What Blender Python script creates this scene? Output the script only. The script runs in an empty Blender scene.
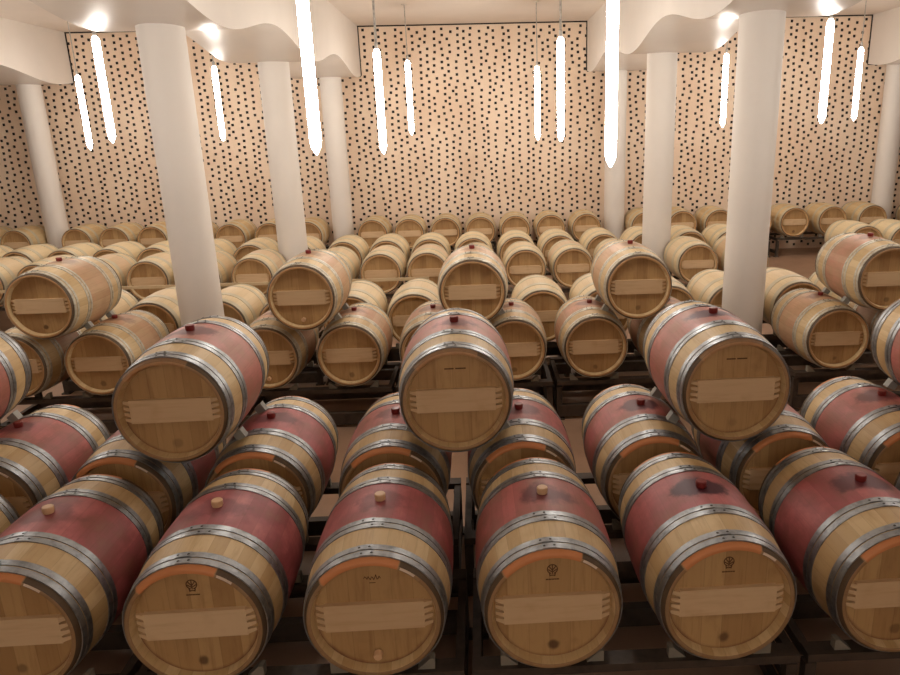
import bpy, math, random
from mathutils import Matrix, Vector
random.seed(7)
PI = math.pi
scn = bpy.context.scene
COL = scn.collection
FZ = 0.70                      # height of the barrel axes above the floor

# ------------------------------------------------------------------ camera
F, PITCH, ROLL, YAW, CH, CX, CY = 719.52, .2817, .026, .0284, 1.9211, 505.3, 337.76
R0 = Vector((math.cos(YAW), -math.sin(YAW), 0))
FW = Vector((math.sin(YAW)*math.cos(PITCH), math.cos(YAW)*math.cos(PITCH), -math.sin(PITCH)))
U0 = R0.cross(FW)
RC = math.cos(ROLL)*R0 - math.sin(ROLL)*U0
UC = math.sin(ROLL)*R0 + math.cos(ROLL)*U0
CAMP = Vector((0, 0, CH+FZ))
cam = bpy.data.cameras.new('camera'); camo = bpy.data.objects.new('camera', cam); COL.objects.link(camo)
M = Matrix((RC, UC, -FW)).transposed().to_4x4(); M.translation = CAMP
camo.matrix_world = M
cam.sensor_width = 36; cam.lens = F/900*36
cam.shift_x = -(CX-450)/900; cam.shift_y = (CY-337.5)/900
cam.clip_start = .05
scn.camera = camo

def px(x, y, z):
    v = Vector((x, y, z)) - CAMP
    d = v.dot(FW)
    if d < .1: return None
    return CX + F*v.dot(RC)/d, CY - F*v.dot(UC)/d
def in_view(x, y, z, r=.34, L=.84, m=25):
    q = [p for p in (px(x+a, y+b, z+c) for a in (-r, r) for b in (0, L) for c in (-r, r)) if p]
    return bool(q) and max(p[0] for p in q) > -m and min(p[0] for p in q) < 900+m and min(p[1] for p in q) < 675+m

# ------------------------------------------------------------------ materials
def mat(name):
    m = bpy.data.materials.new(name); m.use_nodes = True
    nt = m.node_tree; b = nt.nodes['Principled BSDF']
    return m, nt, b
class NT:
    def __init__(s, nt): s.nt = nt
    def n(s, t, **k):
        x = s.nt.nodes.new(t)
        for a, v in k.items(): setattr(x, a, v)
        return x
    def put(s, sock, v):
        if hasattr(v, 'is_linked') or isinstance(v, bpy.types.NodeSocket): s.nt.links.new(v, sock)
        else: sock.default_value = v
    def math(s, op, a, b=None, c=None, clamp=False):
        x = s.n('ShaderNodeMath', operation=op, use_clamp=clamp)
        s.put(x.inputs[0], a)
        if b is not None: s.put(x.inputs[1], b)
        if c is not None: s.put(x.inputs[2], c)
        return x.outputs[0]
    def mix(s, f, a, b, bt='MIX'):
        x = s.n('ShaderNodeMix', data_type='RGBA', blend_type=bt)
        s.put(x.inputs[0], f); s.put(x.inputs[6], a); s.put(x.inputs[7], b)
        return x.outputs[2]
    def noise(s, vec, scale, detail=3, rough=.5):
        x = s.n('ShaderNodeTexNoise'); s.put(x.inputs['Vector'], vec)
        x.inputs['Scale'].default_value = scale; x.inputs['Detail'].default_value = detail; x.inputs['Roughness'].default_value = rough
        return x.outputs['Fac']
    def ss(s, v, a, b):
        x = s.n('ShaderNodeMapRange', interpolation_type='SMOOTHSTEP')
        s.put(x.inputs[0], v); x.inputs[1].default_value = a; x.inputs[2].default_value = b
        return x.outputs[0]
    def vec(s, x, y, z):
        c = s.n('ShaderNodeCombineXYZ'); s.put(c.inputs[0], x); s.put(c.inputs[1], y); s.put(c.inputs[2], z); return c.outputs[0]
    def attr(s, name):
        return s.n('ShaderNodeAttribute', attribute_type='OBJECT', attribute_name=name).outputs['Fac']
def C(r, g, b):      # sRGB 0..255 to linear
    f = lambda c: (c/255/12.92 if c/255 < .04045 else ((c/255+.055)/1.055)**2.4)
    return (f(r), f(g), f(b), 1)

RH, RB, L = .288, .318, .87

def staves_mat():
    m, nt, b = mat('oak_staves'); g = NT(nt)
    tc = g.n('ShaderNodeTexCoord').outputs['Object']
    sp = g.n('ShaderNodeSeparateXYZ'); g.put(sp.inputs[0], tc)
    x, y, z = sp.outputs; z = g.math('SUBTRACT', z, RB)
    seed = g.attr('seed'); wine = g.attr('wine'); pale = g.attr('pale')
    ang = g.math('MULTIPLY', g.math('ARCTAN2', x, z), 30/(2*PI))
    ang = g.math('ADD', ang, g.math('MULTIPLY', g.noise(g.vec(g.math('FLOOR', g.math('ADD', ang, .5)), seed, 0), 3), .01))
    cell = g.math('FLOOR', ang); fr = g.math('FRACT', ang)
    wn = g.n('ShaderNodeTexWhiteNoise', noise_dimensions='2D'); g.put(wn.inputs['Vector'], g.vec(cell, seed, 0))
    tone = wn.outputs['Value']
    base = g.mix(tone, C(192, 160, 112), C(214, 188, 142))
    gv = g.vec(g.math('ADD', g.math('MULTIPLY', x, 60), seed), g.math('MULTIPLY', y, 4), g.math('MULTIPLY', z, 60))
    grain = g.noise(gv, 1.0, 4, .6)
    base = g.mix(g.math('MULTIPLY', g.ss(grain, .45, .75), .35), base, C(168, 130, 86))
    big = g.noise(g.vec(g.math('ADD', x, seed), y, z), 6, 3)
    base = g.mix(g.math('MULTIPLY', g.ss(big, .5, .75), .4), base, C(176, 134, 88))
    base = g.mix(g.math('MULTIPLY', pale, .75), base, C(222, 204, 166))
    # wine-stained band between the bilge hoops, and a darker spill round the bung
    t = g.math('DIVIDE', y, L)
    band = g.math('MULTIPLY', g.ss(t, .295, .312), g.math('SUBTRACT', 1, g.ss(t, .688, .705)))
    mott = g.noise(g.vec(g.math('ADD', x, seed), g.math('MULTIPLY', y, .8), z), 7, 5, .6)
    wcol = g.mix(g.ss(mott, .3, .7), C(138, 54, 66), C(194, 110, 108))
    wcol = g.mix(g.math('MULTIPLY', g.ss(grain, .5, .8), .3), wcol, C(120, 60, 50))
    wcol = g.mix(g.math('MULTIPLY', tone, .4), wcol, C(128, 50, 58))
    wf = g.math('MULTIPLY', g.math('MULTIPLY', band, wine), g.math('ADD', .62, g.math('MULTIPLY', mott, .75)), clamp=True)
    base = g.mix(wf, base, wcol)
    dx = g.math('POWER', g.math('DIVIDE', x, .13), 2); dy = g.math('POWER', g.math('DIVIDE', g.math('SUBTRACT', y, L*.5), .085), 2)
    dist = g.math('SQRT', g.math('ADD', dx, dy))
    dist = g.math('ADD', dist, g.math('MULTIPLY', g.math('SUBTRACT', mott, .5), 2.2))
    spill = g.math('MULTIPLY', g.math('SUBTRACT', 1, g.ss(dist, .7, 1.2)), g.math('GREATER_THAN', z, 0))
    base = g.mix(g.math('MULTIPLY', spill, g.attr('spill')), base, C(72, 8, 30))
    # seams between the staves
    seam = g.math('MINIMUM', fr, g.math('SUBTRACT', 1, fr))
    sf = g.math('SUBTRACT', 1, g.ss(seam, .0, .035))
    base = g.mix(g.math('MULTIPLY', sf, .2), base, C(90, 60, 38))
    # orange wax on the top of the end rim (front and rear)
    a2 = g.math('ARCTAN2', x, z)
    arc = g.math('MULTIPLY', g.ss(a2, -.85, -.8), g.math('SUBTRACT', 1, g.ss(a2, .42, .46)))
    endm = g.math('ADD', g.math('LESS_THAN', y, .023), g.math('GREATER_THAN', y, L-.023), clamp=True)
    base = g.mix(g.math('MULTIPLY', g.math('MULTIPLY', arc, endm), g.attr('wax')), base, C(206, 134, 84))
    # weathered brown end rim on the wine-stained barrels
    endr = g.math('ADD', g.math('LESS_THAN', y, .0025), g.math('GREATER_THAN', y, L-.0025), clamp=True)
    base = g.mix(g.math('MULTIPLY', g.math('MULTIPLY', endr, g.math('SUBTRACT', 1, g.math('MULTIPLY', arc, g.attr('wax')))), .75), base, g.mix(wine, C(196, 144, 92), C(124, 88, 58)))
    strip = g.math('ADD', g.math('MULTIPLY', g.math('GREATER_THAN', y, .0005), g.math('LESS_THAN', y, .024)),
                   g.math('MULTIPLY', g.math('LESS_THAN', y, L-.0025), g.math('GREATER_THAN', y, L-.024)), clamp=True)
    outer = g.math('GREATER_THAN', g.math('ADD', g.math('MULTIPLY', x, x), g.math('MULTIPLY', z, z)), .2735*.2735)
    strip = g.math('MULTIPLY', strip, outer)
    strip = g.math('MULTIPLY', strip, g.math('SUBTRACT', 1, g.math('MULTIPLY', arc, g.attr('wax'))))
    base = g.mix(g.math('MULTIPLY', strip, .9), base, C(66, 48, 36))
    g.put(b.inputs['Base Color'], base)
    b.inputs['Roughness'].default_value = .52
    bm = g.n('ShaderNodeBump'); bm.inputs['Strength'].default_value = .15; bm.inputs['Distance'].default_value = .002
    g.put(bm.inputs['Height'], g.math('SUBTRACT', g.math('MULTIPLY', grain, .4), sf)); g.put(b.inputs['Normal'], bm.outputs[0])
    return m

def head_mat(name, ca, cb, cg, w=.088, horiz=False):
    m, nt, b = mat(name); g = NT(nt)
    tc = g.n('ShaderNodeTexCoord').outputs['Object']
    sp = g.n('ShaderNodeSeparateXYZ'); g.put(sp.inputs[0], tc); x, y, z = sp.outputs
    seed = g.attr('seed')
    u, v = (z, x) if horiz else (x, z)
    q = g.math('DIVIDE', g.math('ADD', u, .013), w); cell = g.math('FLOOR', q); fr = g.math('FRACT', q)
    wn = g.n('ShaderNodeTexWhiteNoise', noise_dimensions='2D'); g.put(wn.inputs['Vector'], g.vec(cell, seed, 0))
    base = g.mix(wn.outputs['Value'], ca, cb)
    gr = g.noise(g.vec(g.math('ADD', g.math('MULTIPLY', u, 50), seed), g.math('MULTIPLY', v, 4.0), seed), 1, 5, .6)
    base = g.mix(g.math('MULTIPLY', g.ss(gr, .45, .8), .5), base, cg)
    bl = g.noise(g.vec(g.math('ADD', x, seed), y, z), 9, 3)
    base = g.mix(g.math('MULTIPLY', g.ss(bl, .55, .8), .4), base, cg)
    if not horiz:
        seam = g.math('SUBTRACT', 1, g.ss(g.math('MINIMUM', fr, g.math('SUBTRACT', 1, fr)), 0, .03))
        base = g.mix(g.math('MULTIPLY', seam, .28), base, C(84, 52, 28))
        # dark knot-like tasting mark low on the head, and wine seep along the bottom croze
        dz = g.math('SUBTRACT', z, RB-.19); d = g.math('SQRT', g.math('ADD', g.math('POWER', x, 2), g.math('POWER', dz, 2)))
        k = g.math('SUBTRACT', 1, g.ss(g.math('ADD', d, g.math('MULTIPLY', g.math('SUBTRACT', bl, .5), .05)), .012, .03))
        base = g.mix(g.math('MULTIPLY', k, g.attr('knot')), base, C(70, 40, 22))
        rr = g.math('SQRT', g.math('ADD', g.math('POWER', x, 2), g.math('POWER', g.math('SUBTRACT', z, RB), 2)))
        se = g.math('MULTIPLY', g.ss(g.math('ADD', rr, g.math('MULTIPLY', bl, .02)), .24, .262), g.math('LESS_THAN', z, RB-.05))
        base = g.mix(g.math('MULTIPLY', se, g.math('MULTIPLY', g.attr('wine'), .7)), base, C(96, 36, 30))
    g.put(b.inputs['Base Color'], base); b.inputs['Roughness'].default_value = .6
    return m

def metal(name, c, rough, metallic=.85, sc=30):
    m, nt, b = mat(name); g = NT(nt)
    tc = g.n('ShaderNodeTexCoord').outputs['Object']
    nz = g.noise(tc, sc, 4, .6)
    g.put(b.inputs['Base Color'], g.mix(g.ss(nz, .4, .75), c, tuple(k*.6 for k in c[:3])+(1,)))
    b.inputs['Metallic'].default_value = metallic
    g.put(b.inputs['Roughness'], g.math('ADD', rough, g.math('MULTIPLY', nz, .15)))
    return m

def plain(name, c, rough=.7, var=.08, sc=3, bump=0):
    m, nt, b = mat(name); g = NT(nt)
    tc = g.n('ShaderNodeTexCoord').outputs['Object']
    nz = g.noise(tc, sc, 5, .6)
    g.put(b.inputs['Base Color'], g.mix(g.ss(nz, .35, .7), c, tuple(k*(1-var*2) for k in c[:3])+(1,)))
    b.inputs['Roughness'].default_value = rough
    if bump:
        bm = g.n('ShaderNodeBump'); bm.inputs['Strength'].default_value = bump; bm.inputs['Distance'].default_value = .005
        g.put(bm.inputs['Height'], nz); g.put(b.inputs['Normal'], bm.outputs[0])
    return m

def emis(name, c, s):
    m, nt, b = mat(name)
    b.inputs['Emission Color'].default_value = c; b.inputs['Emission Strength'].default_value = s
    b.inputs['Base Color'].default_value = (.9, .9, .9, 1)
    return m

MT = dict(
    staves=staves_mat(),
    head=head_mat('oak_head', C(164, 126, 80), C(190, 154, 104), C(132, 92, 54)),
    bar=head_mat('oak_crossbar', C(206, 174, 134), C(220, 190, 150), C(186, 148, 106), .2, True),
    hoop=metal('galvanised_hoop', C(156, 158, 160), .36),
    hoop_pale=metal('pale_hoop', C(206, 200, 184), .42, .5),
    hoop_far=plain('dull_cream_hoop', C(198, 186, 158), .45),
    rivet=metal('dark_rivet', C(70, 66, 62), .5, .6),
    bung_tan=plain('tan_bung', C(216, 176, 136), .5),
    bung_red=plain('red_bung', C(124, 40, 36), .4),
    ink=plain('branded_ink', C(98, 66, 40), .8),
    tag=plain('paper_tag', C(225, 205, 185), .6),
    rack=metal('rack_steel', C(80, 68, 58), .55, .35, 12),
    pad=plain('cradle_pad', C(140, 132, 118), .5),
    railc=plain('cream_rail', C(214, 190, 150), .5),
    wedge=plain('grey_wedge', C(150, 148, 140), .5),
    white=plain('white_plaster', C(220, 212, 203), .6, .015, 2),
    soffit=plain('satin_white_beam_paint', C(220, 210, 200), .26, .015, 2),
    ceil=plain('ceiling_paint', C(220, 208, 196), .7, .02, 2),
    floor=plain('concrete_floor', C(162, 130, 106), .55, .08, 2.2),
    cord=metal('lamp_rod', C(190, 186, 180), .4, .6),
    tube=emis('glowing_tube', (1, .94, .865, 1), 51),
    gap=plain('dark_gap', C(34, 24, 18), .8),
)

# ------------------------------------------------------------------ mesh builders
class MB:
    def __init__(s): s.v, s.f, s.m, s.sm = [], [], [], []
    def add(s, vs, fs, mi=0, smooth=False):
        o = len(s.v); s.v += [tuple(v) for v in vs]; s.f += [tuple(i+o for i in f) for f in fs]
        s.m += [mi]*len(fs); s.sm += [smooth]*len(fs)
    def box(s, c, d, mi=0, rot=None, bev=0):
        x, y, z = (k/2 for k in d)
        P = [Vector((a*x, b*y, e*z)) for a in (-1, 1) for b in (-1, 1) for e in (-1, 1)]
        if rot is not None: P = [rot @ p for p in P]
        s.add([p+Vector(c) for p in P], [(0,1,3,2),(4,6,7,5),(0,4,5,1),(2,3,7,6),(0,2,6,4),(1,5,7,3)], mi)
    def lathe(s, prof, n, axis='y', off=(0,0,0), mi=0, a0=0, a1=2*PI, smooth=True, closed=False):
        full = abs(a1-a0-2*PI) < 1e-6; k = n if full else n+1
        vs = []
        for (r, h) in prof:
            for i in range(k):
                a = a0+(a1-a0)*i/n
                p = (r*math.sin(a), h, r*math.cos(a)) if axis == 'y' else (r*math.cos(a), r*math.sin(a), h)
                vs.append((p[0]+off[0], p[1]+off[1], p[2]+off[2]))
        fs = []
        m = len(prof)
        for j in range(m if closed else m-1):
            j2 = (j+1) % m
            for i in range(n):
                i2 = (i+1) % k
                q = (j*k+i, j*k+i2, j2*k+i2, j2*k+i)
                fs.append(q if axis == 'y' else q)
        s.add(vs, fs, mi, smooth)
    def disc(s, r, h, n, axis='y', off=(0,0,0), mi=0, flip=False):
        vs = [((r*math.sin(2*PI*i/n)+off[0], h+off[1], r*math.cos(2*PI*i/n)+off[2]) if axis == 'y' else (r*math.cos(2*PI*i/n)+off[0], r*math.sin(2*PI*i/n)+off[1], h+off[2])) for i in range(n)]
        f = tuple(range(n)); s.add(vs, [f[::-1] if flip else f], mi)
    def mesh(s, name, mats):
        me = bpy.data.meshes.new(name); me.from_pydata(s.v, [], s.f)
        for m in mats: me.materials.append(m)
        me.polygons.foreach_set('material_index', s.m); me.polygons.foreach_set('use_smooth', s.sm)
        import bmesh
        b = bmesh.new(); b.from_mesh(me); bmesh.ops.recalc_face_normals(b, faces=b.faces); b.to_mesh(me); b.free()
        return me

def obj(name, me, parent=None, **props):
    o = bpy.data.objects.new(name, me); COL.objects.link(o)
    if parent: o.parent = parent
    for k, v in props.items(): o[k] = v
    return o
def struct(name, mb, mats):
    return obj(name, mb.mesh(name, mats), kind='structure')

# ------------------------------------------------------------------ barrel meshes
def rad(t): return RH-.003 + (RB-RH+.003)*(1-(2*t-1)**2)
def body_mesh(n):
    mb = MB(); k = 20 if n > 40 else 12
    prof = [(.247, .052), (.252, .015), (.257, .001), (.259, 0), (.272, 0), (.275, .002), (RH-.003, .020)]
    prof += [(rad(i/k), L*i/k) for i in range(1, k)]
    prof += [(RH-.002, L-.020), (RH+.001, L-.003), (RH-.003, L), (.259, L), (.257, L-.001), (.252, L-.015), (.247, L-.052)]
    mb.lathe(prof, n, off=(0, 0, RB))
    return mb.mesh('staves', [MT['staves']])
def head_mesh(n, rear=False):
    mb = MB(); y0, y1 = (L-.06, L-.045) if rear else (.045, .06)
    mb.lathe([(.0001, y0), (.2495, y0), (.2495, y1), (.0001, y1)], n, off=(0,0,RB), smooth=False)
    return mb.mesh('head', [MT['head']])
def bar_mesh(h=.125, full=True):
    mb = MB(); w = .205
    mb.box((0, .034, RB), (2*w, .022, h))
    if full:
        for s in (-1, 1):
            for i in range(4):
                zz = RB-h/2+h*(i+.5)/4
                mb.add([(s*w, .023, zz-.011), (s*w, .023, zz+.011), (s*w, .045, zz+.011), (s*w, .045, zz-.011),
                        (s*(w+.034), .036, zz-.004), (s*(w+.034), .036, zz+.010), (s*(w+.034), .045, zz+.010), (s*(w+.034), .045, zz-.004)],
                       [(0,1,2,3),(4,5,6,7),(0,1,5,4),(1,2,6,5),(2,3,7,6),(3,0,4,7)])
    else:
        for s in (-1, 1): mb.box((s*(w+.012), .036, RB), (.024, .018, h*.8))
    return mb.mesh('crossbar', [MT['bar']])
def hoop_mesh(y0, w, n, rivets=True, m='hoop'):
    mb = MB(); e = .0035
    r = lambda y: (rad(min(max(y/L, .003), .997)))
    a, b = y0, y0+w
    mb.lathe([(r(a)-.001, a), (r(a)+e, a), (r(b)+e, b), (r(b)-.001, b)], n, off=(0,0,RB), smooth=False)
    me_s = [True]*0
    if rivets:
        ph = random.uniform(-.12, .12)
        r2 = lambda y: r(y)+e
        # overlapped end of the strip with two rivets and a dark edge
        mb.lathe([(r2(a), a+.001), (r2(a)+.0025, a+.001), (r2(b)+.0025, b-.001), (r2(b), b-.001)], 5, off=(0,0,RB), a0=ph-.10, a1=ph+.10)
        for da in (-.07, .07):
            aa = ph+da; ym = (a+b)/2; rr = r2(ym)+.0025
            c = Vector((rr*math.sin(aa), ym, RB+rr*math.cos(aa))); nrm = Vector((math.sin(aa), 0, math.cos(aa)))
            t1 = Vector((math.cos(aa), 0, -math.sin(aa))); t2 = Vector((0, 1, 0))
            vs = [c+.0065*(math.cos(q*PI/3)*t1+math.sin(q*PI/3)*t2) for q in range(6)]+[c+nrm*.004]
            mb.add(vs, [(q, (q+1) % 6, 6) for q in range(6)], 1)
    me = mb.mesh('hoop', [MT[m], MT['rivet']])
    return me
def smooth_auto(me):
    me.polygons.foreach_set('use_smooth', [True]*len(me.polygons))
    try: me.set_sharp_from_angle(angle=.6)
    except Exception: pass
def bung_mesh(m, n=16):
    mb = MB(); y = L*.5; z = RB*2-.006
    mb.lathe([(.021, z), (.025, z+.012), (.025, z+.032), (.022, z+.036), (.0, z+.036)], n, axis='z', off=(0, y, 0))
    me = mb.mesh('bung', [MT[m]]); smooth_auto(me); return me
def tag_mesh():
    mb = MB()
    for y0, y1 in ((-.0015, .001),):
        mb.lathe([(.262, y0), (.272, y0), (.272, y1), (.262, y1)], 5, off=(0,0,RB), a0=.47, a1=.72, smooth=False, closed=True)
    return mb.mesh('tag', [MT['tag']])
def tap_mesh():
    mb = MB(); 
    mb.lathe([(.0, .018), (.016, .018), (.019, .024), (.019, .046)], 16, off=(0, 0, RB-.195))
    me = mb.mesh('head_bung', [MT['bung_tan']]); smooth_auto(me); return me
def strokes(mb, lines, w, y=.0440, th=.0012):
    for (x0, z0), (x1, z1) in lines:
        d = Vector((x1-x0, 0, z1-z0)); l = d.length
        if l < 1e-6: continue
        a = math.atan2(d.z, d.x)
        mb.box(((x0+x1)/2, y, RB+(z0+z1)/2), (l+w*.6, th, w), rot=Matrix.Rotation(-a, 3, 'Y'))
def emblem_mesh():
    mb = MB(); c = (0, .178); r = .021; L_ = []
    P = [(c[0]+r*math.sin(2*PI*i/20), c[1]+r*math.cos(2*PI*i/20)) for i in range(21)]
    for i in range(20):
        if i in (9, 10): continue
        L_.append((P[i], P[i+1]))
    L_ += [((0, .156), (0, .198)), ((0, .172), (-.013, .190)), ((0, .172), (.013, .190)), ((-.017, .176), (0, .164)), ((.017, .176), (0, .164)),
           ((-.012, .157), (-.010, .146)), ((.012, .157), (.010, .146)), ((-.011, .149), (.011, .149))]
    strokes(mb, L_, .0042)
    for a, b in ((-.026, -.018), (-.014, -.005), (-.001, .006), (.010, .014), (.018, .026)):
        strokes(mb, [((a, .130), (b, .130))], .005)
    return mb.mesh('stamp', [MT['ink']])
def script_mesh():
    mb = MB(); P = [(-.034+.0045*i, .172+.008*math.sin(i*1.9)+(.008 if i in (2, 11) else 0)) for i in range(16)]
    strokes(mb, list(zip(P[:-1], P[1:])), .003)
    strokes(mb, [((-.012, .150), (.012, .150))], .003)
    return mb.mesh('stamp', [MT['ink']])
def line_mesh():
    mb = MB()
    for a, b in ((-.052, -.044), (-.041, -.034), (-.031, -.022), (-.019, -.008), (.004, .012), (.015, .024), (.027, .034), (.037, .046), (.049, .054)):
        strokes(mb, [((a, .168), (b, .168))], .007)
    return mb.mesh('stamp', [MT['ink']])

HP = [(.022, .030), (.059, .030), (.205, .031), (.243, .031), (L-.243-.031, .031), (L-.205-.031, .031), (L-.059-.030, .030), (L-.052, .030)]
NEAR = dict(staves=body_mesh(64), head=head_mesh(48), rear=head_mesh(48, True), bar=bar_mesh(), hoops=[hoop_mesh(y, w, 64) for y, w in HP])
FAR = dict(staves=body_mesh(36), head=head_mesh(32), rear=head_mesh(24, True), bar=bar_mesh(.115, False),
           hoops=[hoop_mesh(y, w, 36, False, 'hoop_far') for y, w in ((.020, .06), (.205, .07), (L-.275, .07), (L-.080, .06))])
MID = dict(NEAR, hoops=[hoop_mesh(y, w-.006, 56, True, 'hoop_pale') for y, w in HP])
for me in NEAR['hoops']+MID['hoops']+FAR['hoops']: smooth_auto(me)
for k in (NEAR, FAR): smooth_auto(k['staves'])
BT, BR = bung_mesh('bung_tan'), bung_mesh('bung_red'); BRF = bung_mesh('bung_red', 8)
TAG, TAP = tag_mesh(), tap_mesh()
STAMP = dict(emblem=emblem_mesh(), script=script_mesh(), line=line_mesh())

def barrel(x, y, z, label, group, near=True, wine=0., pale=0., bung='red', wax=0., spill=0., knot=.5, stamp=None, tap=False, rot=0.):
    """x,y = front head centre; z = axis height above floor"""
    T = (NEAR if near is True else MID) if near else FAR
    e = bpy.data.objects.new('wine_barrel', None); COL.objects.link(e); e.empty_display_size = .1
    e.location = (x, y, z-RB)
    yaw = rot+random.uniform(-1, 1)*.006
    e.rotation_euler = (0, 0, yaw)
    e['label'] = label; e['category'] = 'barrel'; e['group'] = group
    pr = dict(seed=random.uniform(0, 50), wine=wine, pale=pale, wax=wax, spill=spill, knot=knot)
    parts = [obj('staves', T['staves'], e, **pr), obj('head', T['head'], e, **pr), obj('head', T['rear'], e, **pr), obj('crossbar', T['bar'], e, seed=random.uniform(0, 50))]
    for h in T['hoops']: parts.append(obj('hoop', h, e))
    if bung: parts.append(obj('bung', (BT if bung == 'tan' else BR) if near else BRF, e))
    if wax > .5: obj('tag', TAG, e, label='small pale paper tag')
    if stamp: obj('stamp', STAMP[stamp], e)
    if tap: obj('head_bung', TAP, e)
    return e

# ------------------------------------------------------------------ racks
def rack_mesh_set(w, n):
    """steel rack under n barrels, local origin at floor, middle, front head plane"""
    top = FZ-.3175
    rails = []
    def rail(y):
        mb = MB(); mb.box((0, y, top-.02), (w, .085, .04)); return mb.mesh('rail', [MT['rack']])
    def low(y):
        mb = MB(); mb.box((0, y, .085), (w-.04, .06, .11)); return mb.mesh('lower_rail', [MT['rack']])
    def side(s):
        mb = MB(); mb.box((s*(w/2-.02), L/2, top-.035), (.04, L-.26, .05)); mb.box((s*(w/2-.02), L/2, .085), (.04, L-.26, .05)); return mb.mesh('side_bar', [MT['rack']])
    def post(s, y):
        mb = MB(); mb.box((s*(w/2-.025), y, (top-.06)/2), (.05, .05, top-.06)); mb.box((s*(w/2-.025), y, .006), (.09, .09, .012)); return mb.mesh('post', [MT['rack']])
    return [('rail', rail(.10)), ('rail', rail(L-.10))]+([('lower_rail', low(.10)), ('lower_rail', low(L-.10))] if n else [])+[
            ('side_bar', side(-1)), ('side_bar', side(1)), ('post', post(-1, .10)), ('post', post(1, .10)), ('post', post(-1, L-.10)), ('post', post(1, L-.10))]
RK = {}
def cradle_mesh(sg):
    mb = MB(); pts = [(sg*.15, 0), (sg*.225, 0), (sg*.225, .052), (sg*.205, .052)]; n = 4
    vs = [(p[0], -.02, p[1]) for p in pts]+[(p[0], .02, p[1]) for p in pts]
    mb.add(vs, [tuple(range(n)), tuple(range(n, 2*n))]+[(i, (i+1) % n, n+(i+1) % n, n+i) for i in range(n)])
    return mb.mesh('cradle', [MT['pad']])
CRADLES = (cradle_mesh(-1), cradle_mesh(1))
def rack(xs, y, label, group):
    xc = (xs[0]+xs[-1])/2; w = (xs[-1]-xs[0])+(.70 if y < 7 else .62)
    key = (round(w, 2), y < 8)
    if key not in RK: RK[key] = rack_mesh_set(w, y < 8)
    e = bpy.data.objects.new('barrel_rack', None); COL.objects.link(e); e.location = (xc, y, 0)
    e['label'] = label; e['category'] = 'rack'; e['group'] = group
    for nm, me in RK[key]: obj(nm, me, e)
    for x in xs:
        for yy in (.10, L-.10):
            for cm in CRADLES:
                c = obj('cradle', cm, e); c.location = (x-xc, yy, FZ-.3175)
    return e

# ------------------------------------------------------------------ rows
ORD = ['first', 'second', 'third', 'fourth', 'fifth', 'sixth', 'seventh', 'eighth', 'ninth', 'tenth', 'eleventh', 'twelfth', 'thirteenth', 'fourteenth', 'fifteenth',
       'sixteenth', 'seventeenth', 'eighteenth', 'nineteenth', 'twentieth', 'twenty-first', 'twenty-second', 'twenty-third', 'twenty-fourth']

# front row (A)
XA = -.492
YA = 2.53
lab = {-3: 'red-banded oak barrel cut off at the far left of the frontmost row',
       -2: 'front-row oak barrel at the bottom left corner with a tan bung in its red band',
       -1: 'front-row barrel with round stamp, tan bung and jagged left crossbar end, second from left',
       0: 'front-row barrel with tan bungs on its top and low on its head, third from left',
       1: 'front-row barrel with tan top bung and round stamp on its head, fourth from left',
       2: 'front-row barrel with dark purple spill beside its red bung, fifth from left',
       3: 'front-row barrel with red bung, cut off by the right edge at bottom right',
       4: 'front-row barrel mostly outside the right edge'}
cfg = {-2: dict(bung='tan', stamp=None, spill=.35, wine=.95), -1: dict(bung='tan', stamp='emblem', spill=.4, wine=1., knot=.8), 0: dict(bung='tan', stamp='script', spill=.4, tap=True, wine=.98, knot=.6),
       1: dict(bung='tan', stamp='emblem', spill=.7, wine=.88, knot=.8), 2: dict(bung='red', stamp='emblem', spill=1., wine=.95, knot=.7), 3: dict(bung='red', spill=.8, wine=.95)}
dxA = {-2: -.02, -1: -.0, 0: -.005, 1: 0.0, 2: 0, 3: .01}
for i in range(-3, 5):
    x = XA+.735*i+dxA.get(i, 0)
    barrel(x, YA, FZ, lab[i], 'barrels in the frontmost row', wax=1., rot=.022, **dict(dict(wine=.95, bung='red', spill=.6), **cfg.get(i, {})))
# second row (Ap)
XP, YP = -.547, 3.58
labp = {-3: 'red-banded barrel at the left edge behind the bottom left corner barrel',
        -2: 'red-banded barrel in shadow under the left side of the leftmost big upper barrel',
        -1: 'red-banded barrel touching the right underside of the leftmost big upper barrel',
        0: 'red-banded barrel under the left side of the central upper barrel',
        1: 'red-banded barrel under the right side of the central upper barrel',
        2: 'red-banded barrel under the left side of the right-hand big upper barrel',
        3: 'red-banded barrel in shadow under the right side of the right-hand big upper barrel',
        4: 'red-banded barrel at the right edge directly behind the bottom right barrel',
        -4: 'red-banded second-row barrel beyond the left edge', 5: 'red-banded second-row barrel beyond the right edge'}
for i in range(-3, 5):
    barrel(XP+.735*i, YP, FZ, labp[i], 'barrels in the second row', wax=1., rot=.008, wine=random.uniform(.8, .95), spill=random.uniform(.5, .9), bung='red')
# upper barrels on the second row (B)
ZU = FZ+.577
B_ = [(-3.10, 'red-banded upper barrel cut off by the left edge of the picture', {}),
      (-1.626, 'large upper barrel with red band and bare head, left of centre', dict(knot=.3)),
      (-.163, 'central upper barrel with red band and a line of text on its head', dict(stamp='line', knot=.1)),
      (1.304, 'large upper barrel with purple bung spill and text line, right of centre', dict(stamp='line', spill=.95, knot=.2)),
      (2.775, 'red-banded upper barrel cut off by the right edge of the picture', {})]
for k, (x, l, c) in enumerate(B_):
    barrel(x, 3.48, ZU, l, 'large upper barrels stacked on the second row', **dict(dict(rot=.026, wine=.78, bung='red', spill=.7, wax=.45), **c))
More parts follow.
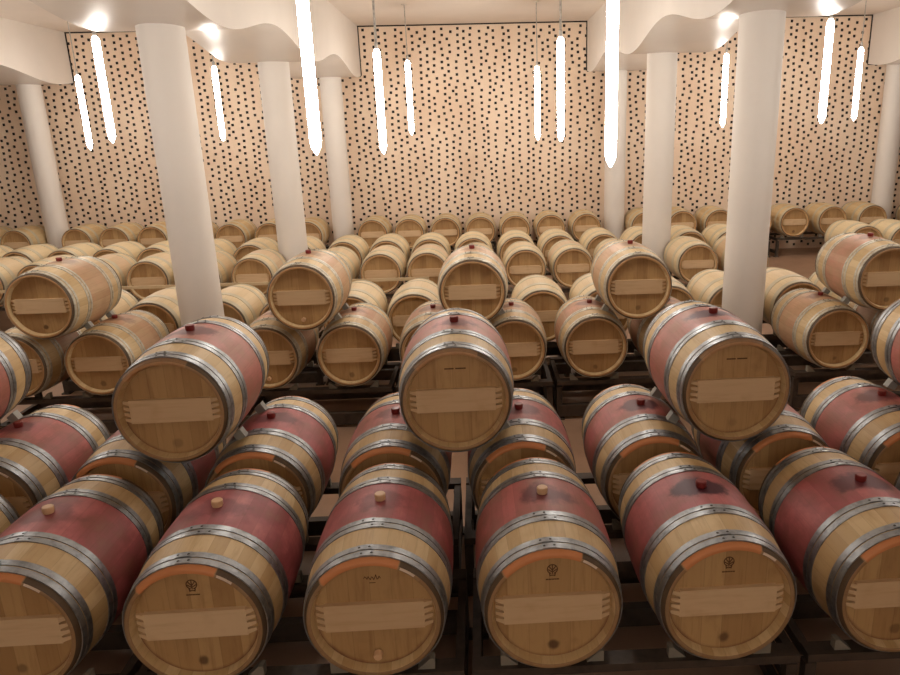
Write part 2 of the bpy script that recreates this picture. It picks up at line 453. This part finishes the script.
# C row
XC, YC = -1.224, 6.17
labc = {-5: None, -4: 'barrel in shadow below the upper barrel at the far left',
        -3: 'faded pink-banded barrel between the far left upper barrel and the large left one',
        -1: 'shaded barrel below the upper barrel that hides the second left column base',
        0: 'pink-banded barrel with stained bung below right of the left middle upper barrel',
        1: 'pink-banded barrel peeping out left of and behind the central large barrel',
        2: 'pink-banded barrel just right of the central large upper barrel',
        3: 'pink-banded barrel left of and below the right middle upper barrel',
        4: 'dark shaded barrel directly beneath the right side of the right middle upper barrel',
        6: 'pink-banded barrel right of the big right-hand column, below the far right upper barrel',
        7: 'barrel beneath the far right upper barrel at the right edge'}
for i in (-4, -3, -1, 0, 1, 2, 3, 4, 6, 7):
    x = XC+.7387*i
    if in_view(x, YC, FZ): barrel(x, YC, FZ+.010, labc[i], 'barrels in the third row', near='mid', wine=random.uniform(.3, .5), spill=.5, pale=.15, bung='red', tap=(i == -1), knot=.5)
# D upper barrels
D_ = [(-3.775, 'upper barrel at far left with red bung, its head marked by a dark knot', dict(knot=.8)),
      (-1.57, 'upper barrel below the second left column with a small bung low on its head', dict(tap=True, knot=.0)),
      (-.10, 'upper barrel right behind the central large barrel in the middle tier', dict()),
      (1.345, 'upper barrel below the slim right column, turned slightly right of centre', dict()),
      (3.565, 'strongly banded upper barrel cut by the right edge in the middle tier', dict(wine=.5))]
for x, l, c in D_:
    barrel(x, 6.06, ZU, l, 'upper barrels of the middle tier', **dict(dict(near='mid', wine=.28, bung='red', spill=.35, pale=.2, knot=.5), **c))
# C' row
CP = [-4.25, -3.5, -2.79, -2.10, -1.42, -.745, -.06, .61, 1.285, 1.975, 2.66, 3.38, 4.10, 4.82]
cpl = ['pale barrel at the left edge behind the far left upper barrel', 'cream barrel touching the left side of the big left-hand column',
       'cream barrel standing just right of and behind the big left-hand column', 'cream barrel mostly hidden behind the left middle upper barrel, left side',
       'cream barrel showing right of the left middle upper barrel', 'cream barrel left of the middle tier upper barrel behind the central one',
       'cream barrel hidden behind the central middle tier upper barrel', 'cream barrel right of the middle tier upper barrel behind the central one',
       'cream barrel showing left of the right middle upper barrel', 'cream barrel hidden behind the right middle upper barrel',
       'cream barrel behind the left side of the big right-hand column', 'cream barrel touching the right side of the big right-hand column',
       'cream barrel peeping out left of the far right upper barrel', 'cream barrel behind the far right upper barrel']
for k, x in enumerate(CP):
    if in_view(x, 7.38, FZ, m=0) and k not in (): barrel(x, 7.38, FZ, cpl[k], 'pale barrels in the fourth row', near=False, pale=.85, wine=.06, bung=None, knot=.3)
# E row
EX = [-7.66, -6.96, -6.22, -5.45, -4.70, -3.98, -3.25, -2.15, -1.45, -.79, -.09, .60, 1.28, 1.98, 3.07, 3.80]
YE = 10.05
vis = [x for x in EX if in_view(x, YE, FZ, m=0)]
for k, x in enumerate(vis):
    barrel(x, YE, FZ, 'pale oak barrel on the pale-railed fifth row, %s from the left' % ORD[k], 'barrels in the fifth row', near=False, pale=.8, wine=.08 if k % 3 else .2, bung=None, knot=.4)
# E' row
EPX = [-8.00, -7.27, -6.56, -5.86, -5.15, -4.40, -3.66, -2.92, -2.20, -1.52, -.84, -.15, .55, 1.22, 1.93, 2.62, 3.32, 4.0, 6.18, 6.86, 7.55]
YEP = 11.34
vis = [x for x in EPX if in_view(x, YEP, FZ, m=0)]
for k, x in enumerate(vis):
    barrel(x, YEP, FZ, 'cream barrel in the row before the wall row, %s from the left' % ORD[k], 'barrels in the sixth row', near=False, pale=.85, wine=.0, bung=None)
# G row
GX = [[-9.75, -9.03], [-7.87, -7.15, -6.42, -5.66, -4.91, -4.15, -3.42], [-2.15, -1.43, -.72, -.03, .66, 1.36, 2.07], [3.25, 3.98, 4.72, 5.49, 6.24, 7.01, 7.82], [9.05, 9.8]]
YG = 14.2
bayn = ['left of the far left column', 'between far left and slim left columns', 'in the central bay', 'between slim right and far right columns', 'right of the far right column']
for bi, bay in enumerate(GX):
    vis = [x for x in bay if in_view(x, YG, FZ, m=0)]
    for k, x in enumerate(vis):
        o_ = (ORD[k]+' tan barrel on the back wall '+bayn[bi]) if len(vis) > 1 else 'tan barrel on the back wall '+bayn[bi]
        barrel(x, YG, FZ, o_, 'barrels along the back wall', near=False, pale=.1, wine=0, bung=None, knot=.6)

# ------------------------------------------------------------------ racks under the rows
def racks(groups, y, rowname):
    k = 0
    for xs in groups:
        if any(in_view(x, y, FZ-.3) for x in xs):
            rack(xs, y, 'steel rack carrying barrels of the %s, %s rack from the left' % (rowname, ORD[k]), 'steel racks'); k += 1
def pairs(xs, step=.8):
    out = []; i = 0
    while i < len(xs):
        if i+1 < len(xs) and xs[i+1]-xs[i] < step: out.append([xs[i], xs[i+1]]); i += 2
        else: out.append([xs[i]]); i += 1
    return out
racks([[XA+.735*i, XA+.735*(i+1)] for i in (-3, -1, 1, 3)], YA, 'frontmost row')
racks([[XP+.735*i, XP+.735*(i+1)] for i in (-3, -1, 1, 3)], YP, 'second row')
racks([[XC+.7387*i, XC+.7387*(i+1)] for i in (-4, -1, 1, 3, 6)], YC, 'third row')
racks(pairs(CP), 7.38, 'fourth row')
racks(pairs(EX), YE, 'fifth row')
racks(pairs(EPX), YEP, 'sixth row')
for bay in GX: pass
racks([p for bay in GX for p in pairs(bay)], YG, 'back wall row')

# ------------------------------------------------------------------ long pale rail before the fifth row
def pipe():
    e = bpy.data.objects.new('guard_rail', None); COL.objects.link(e); e.location = (-3.6, 9.88, 0)
    e['label'] = 'long thin cream rail running before the fifth row of barrels, ending near centre'; e['category'] = 'rail'
    z = FZ-.04; x0, x1 = -3.6, 2.84
    mb = MB(); mb.box(((x0+x1)/2, 0, z), (x1-x0, .03, .04)); obj('bar', mb.mesh('bar', [MT['railc']]), e)
    for x in (x0+.02, -.4, x1-.02):
        mb = MB(); mb.box((x, 0, (z-.02)/2), (.03, .03, z-.02)); mb.box((x, 0, .005), (.1, .09, .01)); obj('post', mb.mesh('post', [MT['railc']]), e)
pipe()

# ------------------------------------------------------------------ wedges under the upper barrels
def chock_mesh():
    mb = MB()
    vs = [(-.026, -.025, -.019), (.026, -.025, -.027), (.026, -.025, .027), (-.026, -.025, .019)]
    vs += [(a, .025, c) for a, b, c in vs]
    mb.add(vs, [(0,1,2,3), (4,5,6,7), (0,1,5,4), (1,2,6,5), (2,3,7,6), (3,0,4,7)])
    return mb.mesh('barrel_wedge', [MT['wedge']])
CHK = chock_mesh()
def chocks(xu, yu, who, x0, pitch, zl=FZ):
    kl = math.floor((xu-x0)/pitch)
    for s, sn, xl in ((-1, 'left', x0+pitch*kl), (1, 'right', x0+pitch*(kl+1))):
        for dy, dn in ((.27, 'front'), (.66, 'rear')):
            # tangent direction at the contact, pointing up and outwards
            vx, vz = xl-xu, zl-ZU; d_ = math.hypot(vx, vz)
            tx, tz = (-vz/d_)*s, abs(vx)/d_
            cx, cz = (xu+xl)/2+tx*.084, (ZU+zl)/2+tz*.084
            o = obj('barrel_wedge', CHK, label='small grey wedge under the %s %s of %s' % (dn, sn, who), category='wedge', group='wedges between stacked barrels')
            o.location = (cx, yu+dy, cz)
            o.rotation_euler = (0, -math.atan2(tz, tx), 0) if s > 0 else (0, -math.atan2(tz, tx), 0)
for (x, l, c), w in list(zip(B_, ('the barrel cut by the left edge', 'the large left upper barrel', 'the central upper barrel', 'the large right upper barrel', 'the barrel cut by the right edge'))):
    chocks(x, 3.48, w, XP, .735)
for (x, l, c), w in list(zip(D_, ('the far left middle upper barrel', 'the left middle upper barrel', 'the central middle upper barrel', 'the right middle upper barrel', 'the far right middle upper barrel'))):
    chocks(x, 6.06, w, XC, .7387, FZ+.010)

# ------------------------------------------------------------------ pendant tubes
def lamp_meshes(zt, zb, ztop, rr):
    tb = MB(); r = .042
    tb.lathe([(0, zb), (.012, zb+.012), (r*.8, zb+.055), (r, zb+.09), (r, zt-.05), (r*.75, zt-.015), (.02, zt)], 16, axis='z')
    cp = MB(); cp.lathe([(.02, zt-.002), (.022, zt+.07), (.008, zt+.09)], 12, axis='z')
    rd = MB(); rd.lathe([(rr, zt+.085), (rr, ztop-.01)], 8, axis='z')
    rs = MB(); rs.lathe([(.0, ztop-.012), (.05, ztop-.012), (.05, ztop)], 16, axis='z')
    res = [('tube', tb.mesh('tube', [MT['tube']])), ('cap', cp.mesh('cap', [MT['cord']])), ('rod', rd.mesh('rod', [MT['cord']])), ('ceiling_rose', rs.mesh('ceiling_rose', [MT['white']]))]
    for _, me in res: smooth_auto(me)
    return res
CEIL = 3.935+FZ
TUBES = [(-1.97, [(-1.15, 1.75), (1.02, 1.75)]), (5.46, [(-6.6, 1.72), (-4.35, 1.72), (-1.185, 1.775), (.97, 1.63), (4.25, 1.72), (6.55, 1.72)]),  # first row is added behind the camera, unseen, to brighten the front heads
         (9.17, [(-6.6, 1.78), (-4.42, 1.88), (-1.175, 1.67), (1.01, 1.76), (4.25, 1.89), (6.55, 1.8)]),
         (12.9, [(-6.61, 1.76), (-4.36, 1.85), (-1.15, 1.87), (1.02, 1.73), (4.24, 1.86), (6.55, 1.91)])]
tl_ = {(0, 2): 'longest near glowing tube lamp, left, its top cut by the frame', (0, 3): 'longest near glowing tube lamp, right, its top cut by the frame',
      (1, 1): 'glowing tube lamp beside the big left column, nearer and longer of that pair', (1, 2): 'long glowing tube lamp on a visible rod, left of the central pair',
      (1, 3): 'long glowing tube lamp on a visible rod, right of the central pair', (1, 4): 'long glowing tube lamp right of the big right-hand column',
      (2, 0): 'small far glowing tube lamp at the far left', (2, 1): 'small far glowing tube lamp between the two left columns',
      (2, 2): 'small far glowing tube lamp in the central bay, left one', (2, 3): 'small far glowing tube lamp in the central bay, right one',
      (2, 4): 'small far glowing tube lamp half beside the big right column', (2, 5): 'small far glowing tube lamp at the far right'}
tl = {(a+1, b_): v for (a, b_), v in tl_.items()}
for r, (y, ts) in enumerate(TUBES):
    for c, (x, zb) in enumerate(ts):
        e = bpy.data.objects.new('pendant_lamp', None); COL.objects.link(e); e.location = (x, y, 0)
        e['label'] = tl.get((r, c), 'unseen glowing tube lamp outside the picture, %s of row %s' % (ORD[c], ORD[r])); e['category'] = 'lamp'; e['group'] = 'hanging tube lamps'
        for nm, me in lamp_meshes(zb+FZ+1.2, zb+FZ, CEIL, .014 if y < 10 else .008): obj(nm, me, e)

# ------------------------------------------------------------------ shell
YB, YF, XW = 15.28, -4.0, 11.5
mb = MB(); mb.box((0, (YB+YF)/2, -.05), (2*XW, YB-YF+.4, .1)); struct('floor', mb, [MT['floor']])
mb = MB(); mb.box((0, (YB+YF)/2, CEIL+.05), (2*XW, YB-YF+.4, .1)); struct('ceiling', mb, [MT['ceil']])
mb = MB(); mb.box((-XW-.05, (YB+YF)/2, CEIL/2), (.1, YB-YF+.4, CEIL)); struct('wall_left', mb, [MT['white']])
mb = MB(); mb.box((XW+.05, (YB+YF)/2, CEIL/2), (.1, YB-YF+.4, CEIL)); struct('wall_right', mb, [MT['white']])
mb = MB(); mb.box((0, YF-.05, CEIL/2), (2*XW, .1, CEIL)); struct('wall_front', mb, [MT['white']])

# perforated back wall
def wall_mat():
    m, nt, b = mat('perforated_board'); g = NT(nt)
    tc = g.n('ShaderNodeTexCoord').outputs['Object']
    n1 = g.noise(tc, 1.2, 4); n2 = g.noise(tc, 40, 3)
    base = g.mix(g.ss(n1, .35, .7), C(231, 208, 184), C(222, 195, 169))
    base = g.mix(g.math('MULTIPLY', g.ss(n2, .5, .8), .25), base, C(196, 160, 128))
    g.put(b.inputs['Base Color'], base); b.inputs['Roughness'].default_value = .7
    return m
WM = wall_mat()
mb = MB(); PX, PZ, HS = .151, .1225, .025
nc = int(2*10.6/PX); rnd = random.Random(3)
x0 = -nc*PX/2
ztop = CEIL
for c in range(nc):
    xa, xb = x0+c*PX, x0+(c+1)*PX
    zo = (PZ/2 if c % 2 else 0)
    z = -PZ+zo+.02
    drift = rnd.uniform(-.02, .02)
    while z < ztop:
        za, zb = max(z, 0), min(z+PZ, ztop)
        if rnd.random() < .55: drift = rnd.uniform(-.042, .042)
        hx, hz = (xa+xb)/2+drift+rnd.uniform(-.006, .006), z+PZ/2+rnd.uniform(-.006, .006)
        if hz-HS > za+.003 and hz+HS < zb-.003:
            O = [(xa, YB, za), (xb, YB, za), (xb, YB, zb), (xa, YB, zb)]
            I = [(hx-HS, YB, hz-HS), (hx+HS, YB, hz-HS), (hx+HS, YB, hz+HS), (hx-HS, YB, hz+HS)]
            J = [(a, YB+.05, b_) for a, _, b_ in I]
            mb.add(O+I, [(0,1,5,4), (1,2,6,5), (2,3,7,6), (3,0,4,7)])
            mb.add(I+J, [(0,1,5,4), (1,2,6,5), (2,3,7,6), (3,0,4,7), (4,5,6,7)], 1)
        elif zb > za:
            mb.add([(xa, YB, za), (xb, YB, za), (xb, YB, zb), (xa, YB, zb)], [(0,1,2,3)])
        z += PZ
for a, b_ in ((-XW, x0), (x0+nc*PX, XW)):
    mb.add([(a, YB, 0), (b_, YB, 0), (b_, YB, ztop), (a, YB, ztop)], [(0,1,2,3)])
mb.add([(-XW, YB+.12, 0), (XW, YB+.12, 0), (XW, YB+.12, ztop), (-XW, YB+.12, ztop)], [(0,1,2,3)])
me = bpy.data.meshes.new('wall_back'); me.from_pydata(mb.v, [], mb.f); me.materials.append(WM); me.materials.append(MT['gap']); me.polygons.foreach_set('material_index', mb.m)
obj('wall_back', me, kind='structure')

# columns and wavy beams
COLS = []
for bx, cols in ((-8.45, [(-8.50, 14.75)]), (-2.89, [(-2.85, 7.15), (-2.91, 11.12), (-2.81, 14.75)]), (2.72, [(2.665, 7.15), (2.71, 11.12), (2.71, 14.75)]), (8.33, [(8.42, 15.04)])):
    for x, y in cols: COLS.append((x, y))
def soff(y): return FZ+3.04+.009*(y-11)-.118*math.cos(2*PI*(y-7.2)/3.74)
for x, y in COLS:
    mb = MB(); zt = soff(y)+.06
    rc = .217 if 10 < y < 12 else .206
    mb.lathe([(rc, 0), (rc, zt)], 48, axis='z', off=(x, y, 0))
    struct('column', mb, [MT['white']])
for bx, hw in ((-8.45, .53), (-2.90, .60), (2.79, .58), (8.45, .53)):
    mb = MB(); n = 160; vs = []; fs = []
    for i in range(n+1):
        y = YF+(YB-.012-YF)*i/n; z = soff(y)
        vs += [(bx-hw, y, CEIL), (bx-hw, y, z), (bx+hw, y, z), (bx+hw, y, CEIL)]
    me = MB()
    for i in range(n):
        a = 4*i; b_ = a+4
        fs.append((a, a+1, b_+1, b_)); fs.append((a+2, a+3, b_+3, b_+2))
    mb.add(vs, fs, 0, False)
    mb.add(vs, [(4*i+1, 4*i+2, 4*i+6, 4*i+5) for i in range(n)], 1, True)
    mb.add(vs, [(0, 1, 2, 3), (4*n, 4*n+1, 4*n+2, 4*n+3)], 0)
    me = mb.mesh('ceiling_beam', [MT['white'], MT['soffit']])
    obj('ceiling_beam', me, kind='structure')
# dark strips stand in for the shadow gap where the board meets ceiling and beams
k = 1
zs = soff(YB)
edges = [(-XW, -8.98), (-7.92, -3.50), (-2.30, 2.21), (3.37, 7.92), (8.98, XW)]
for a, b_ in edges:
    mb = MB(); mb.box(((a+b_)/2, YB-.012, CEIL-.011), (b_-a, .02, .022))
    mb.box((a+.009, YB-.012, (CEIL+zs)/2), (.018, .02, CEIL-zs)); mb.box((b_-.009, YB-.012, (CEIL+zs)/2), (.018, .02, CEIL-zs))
    struct('shadow_gap_%d' % k, mb, [MT['gap']]); k += 1
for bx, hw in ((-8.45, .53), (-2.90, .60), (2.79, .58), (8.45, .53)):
    mb = MB(); mb.box((bx, YB-.012, zs-.012), (2*hw, .02, .024)); struct('shadow_gap_%d' % k, mb, [MT['gap']]); k += 1

# ------------------------------------------------------------------ world and view
w = bpy.data.worlds.new('world'); scn.world = w; w.use_nodes = True
w.node_tree.nodes['Background'].inputs[0].default_value = (1, .85, .7, 1); w.node_tree.nodes['Background'].inputs[1].default_value = .05
vs = scn.view_settings; vs.view_transform = 'Standard'; vs.look = 'None'; vs.gamma = 1; vs.use_curve_mapping = False
vs.exposure = 0.0
scn.cycles.use_denoising = True
scn.cycles.max_bounces = 8; scn.cycles.diffuse_bounces = 5
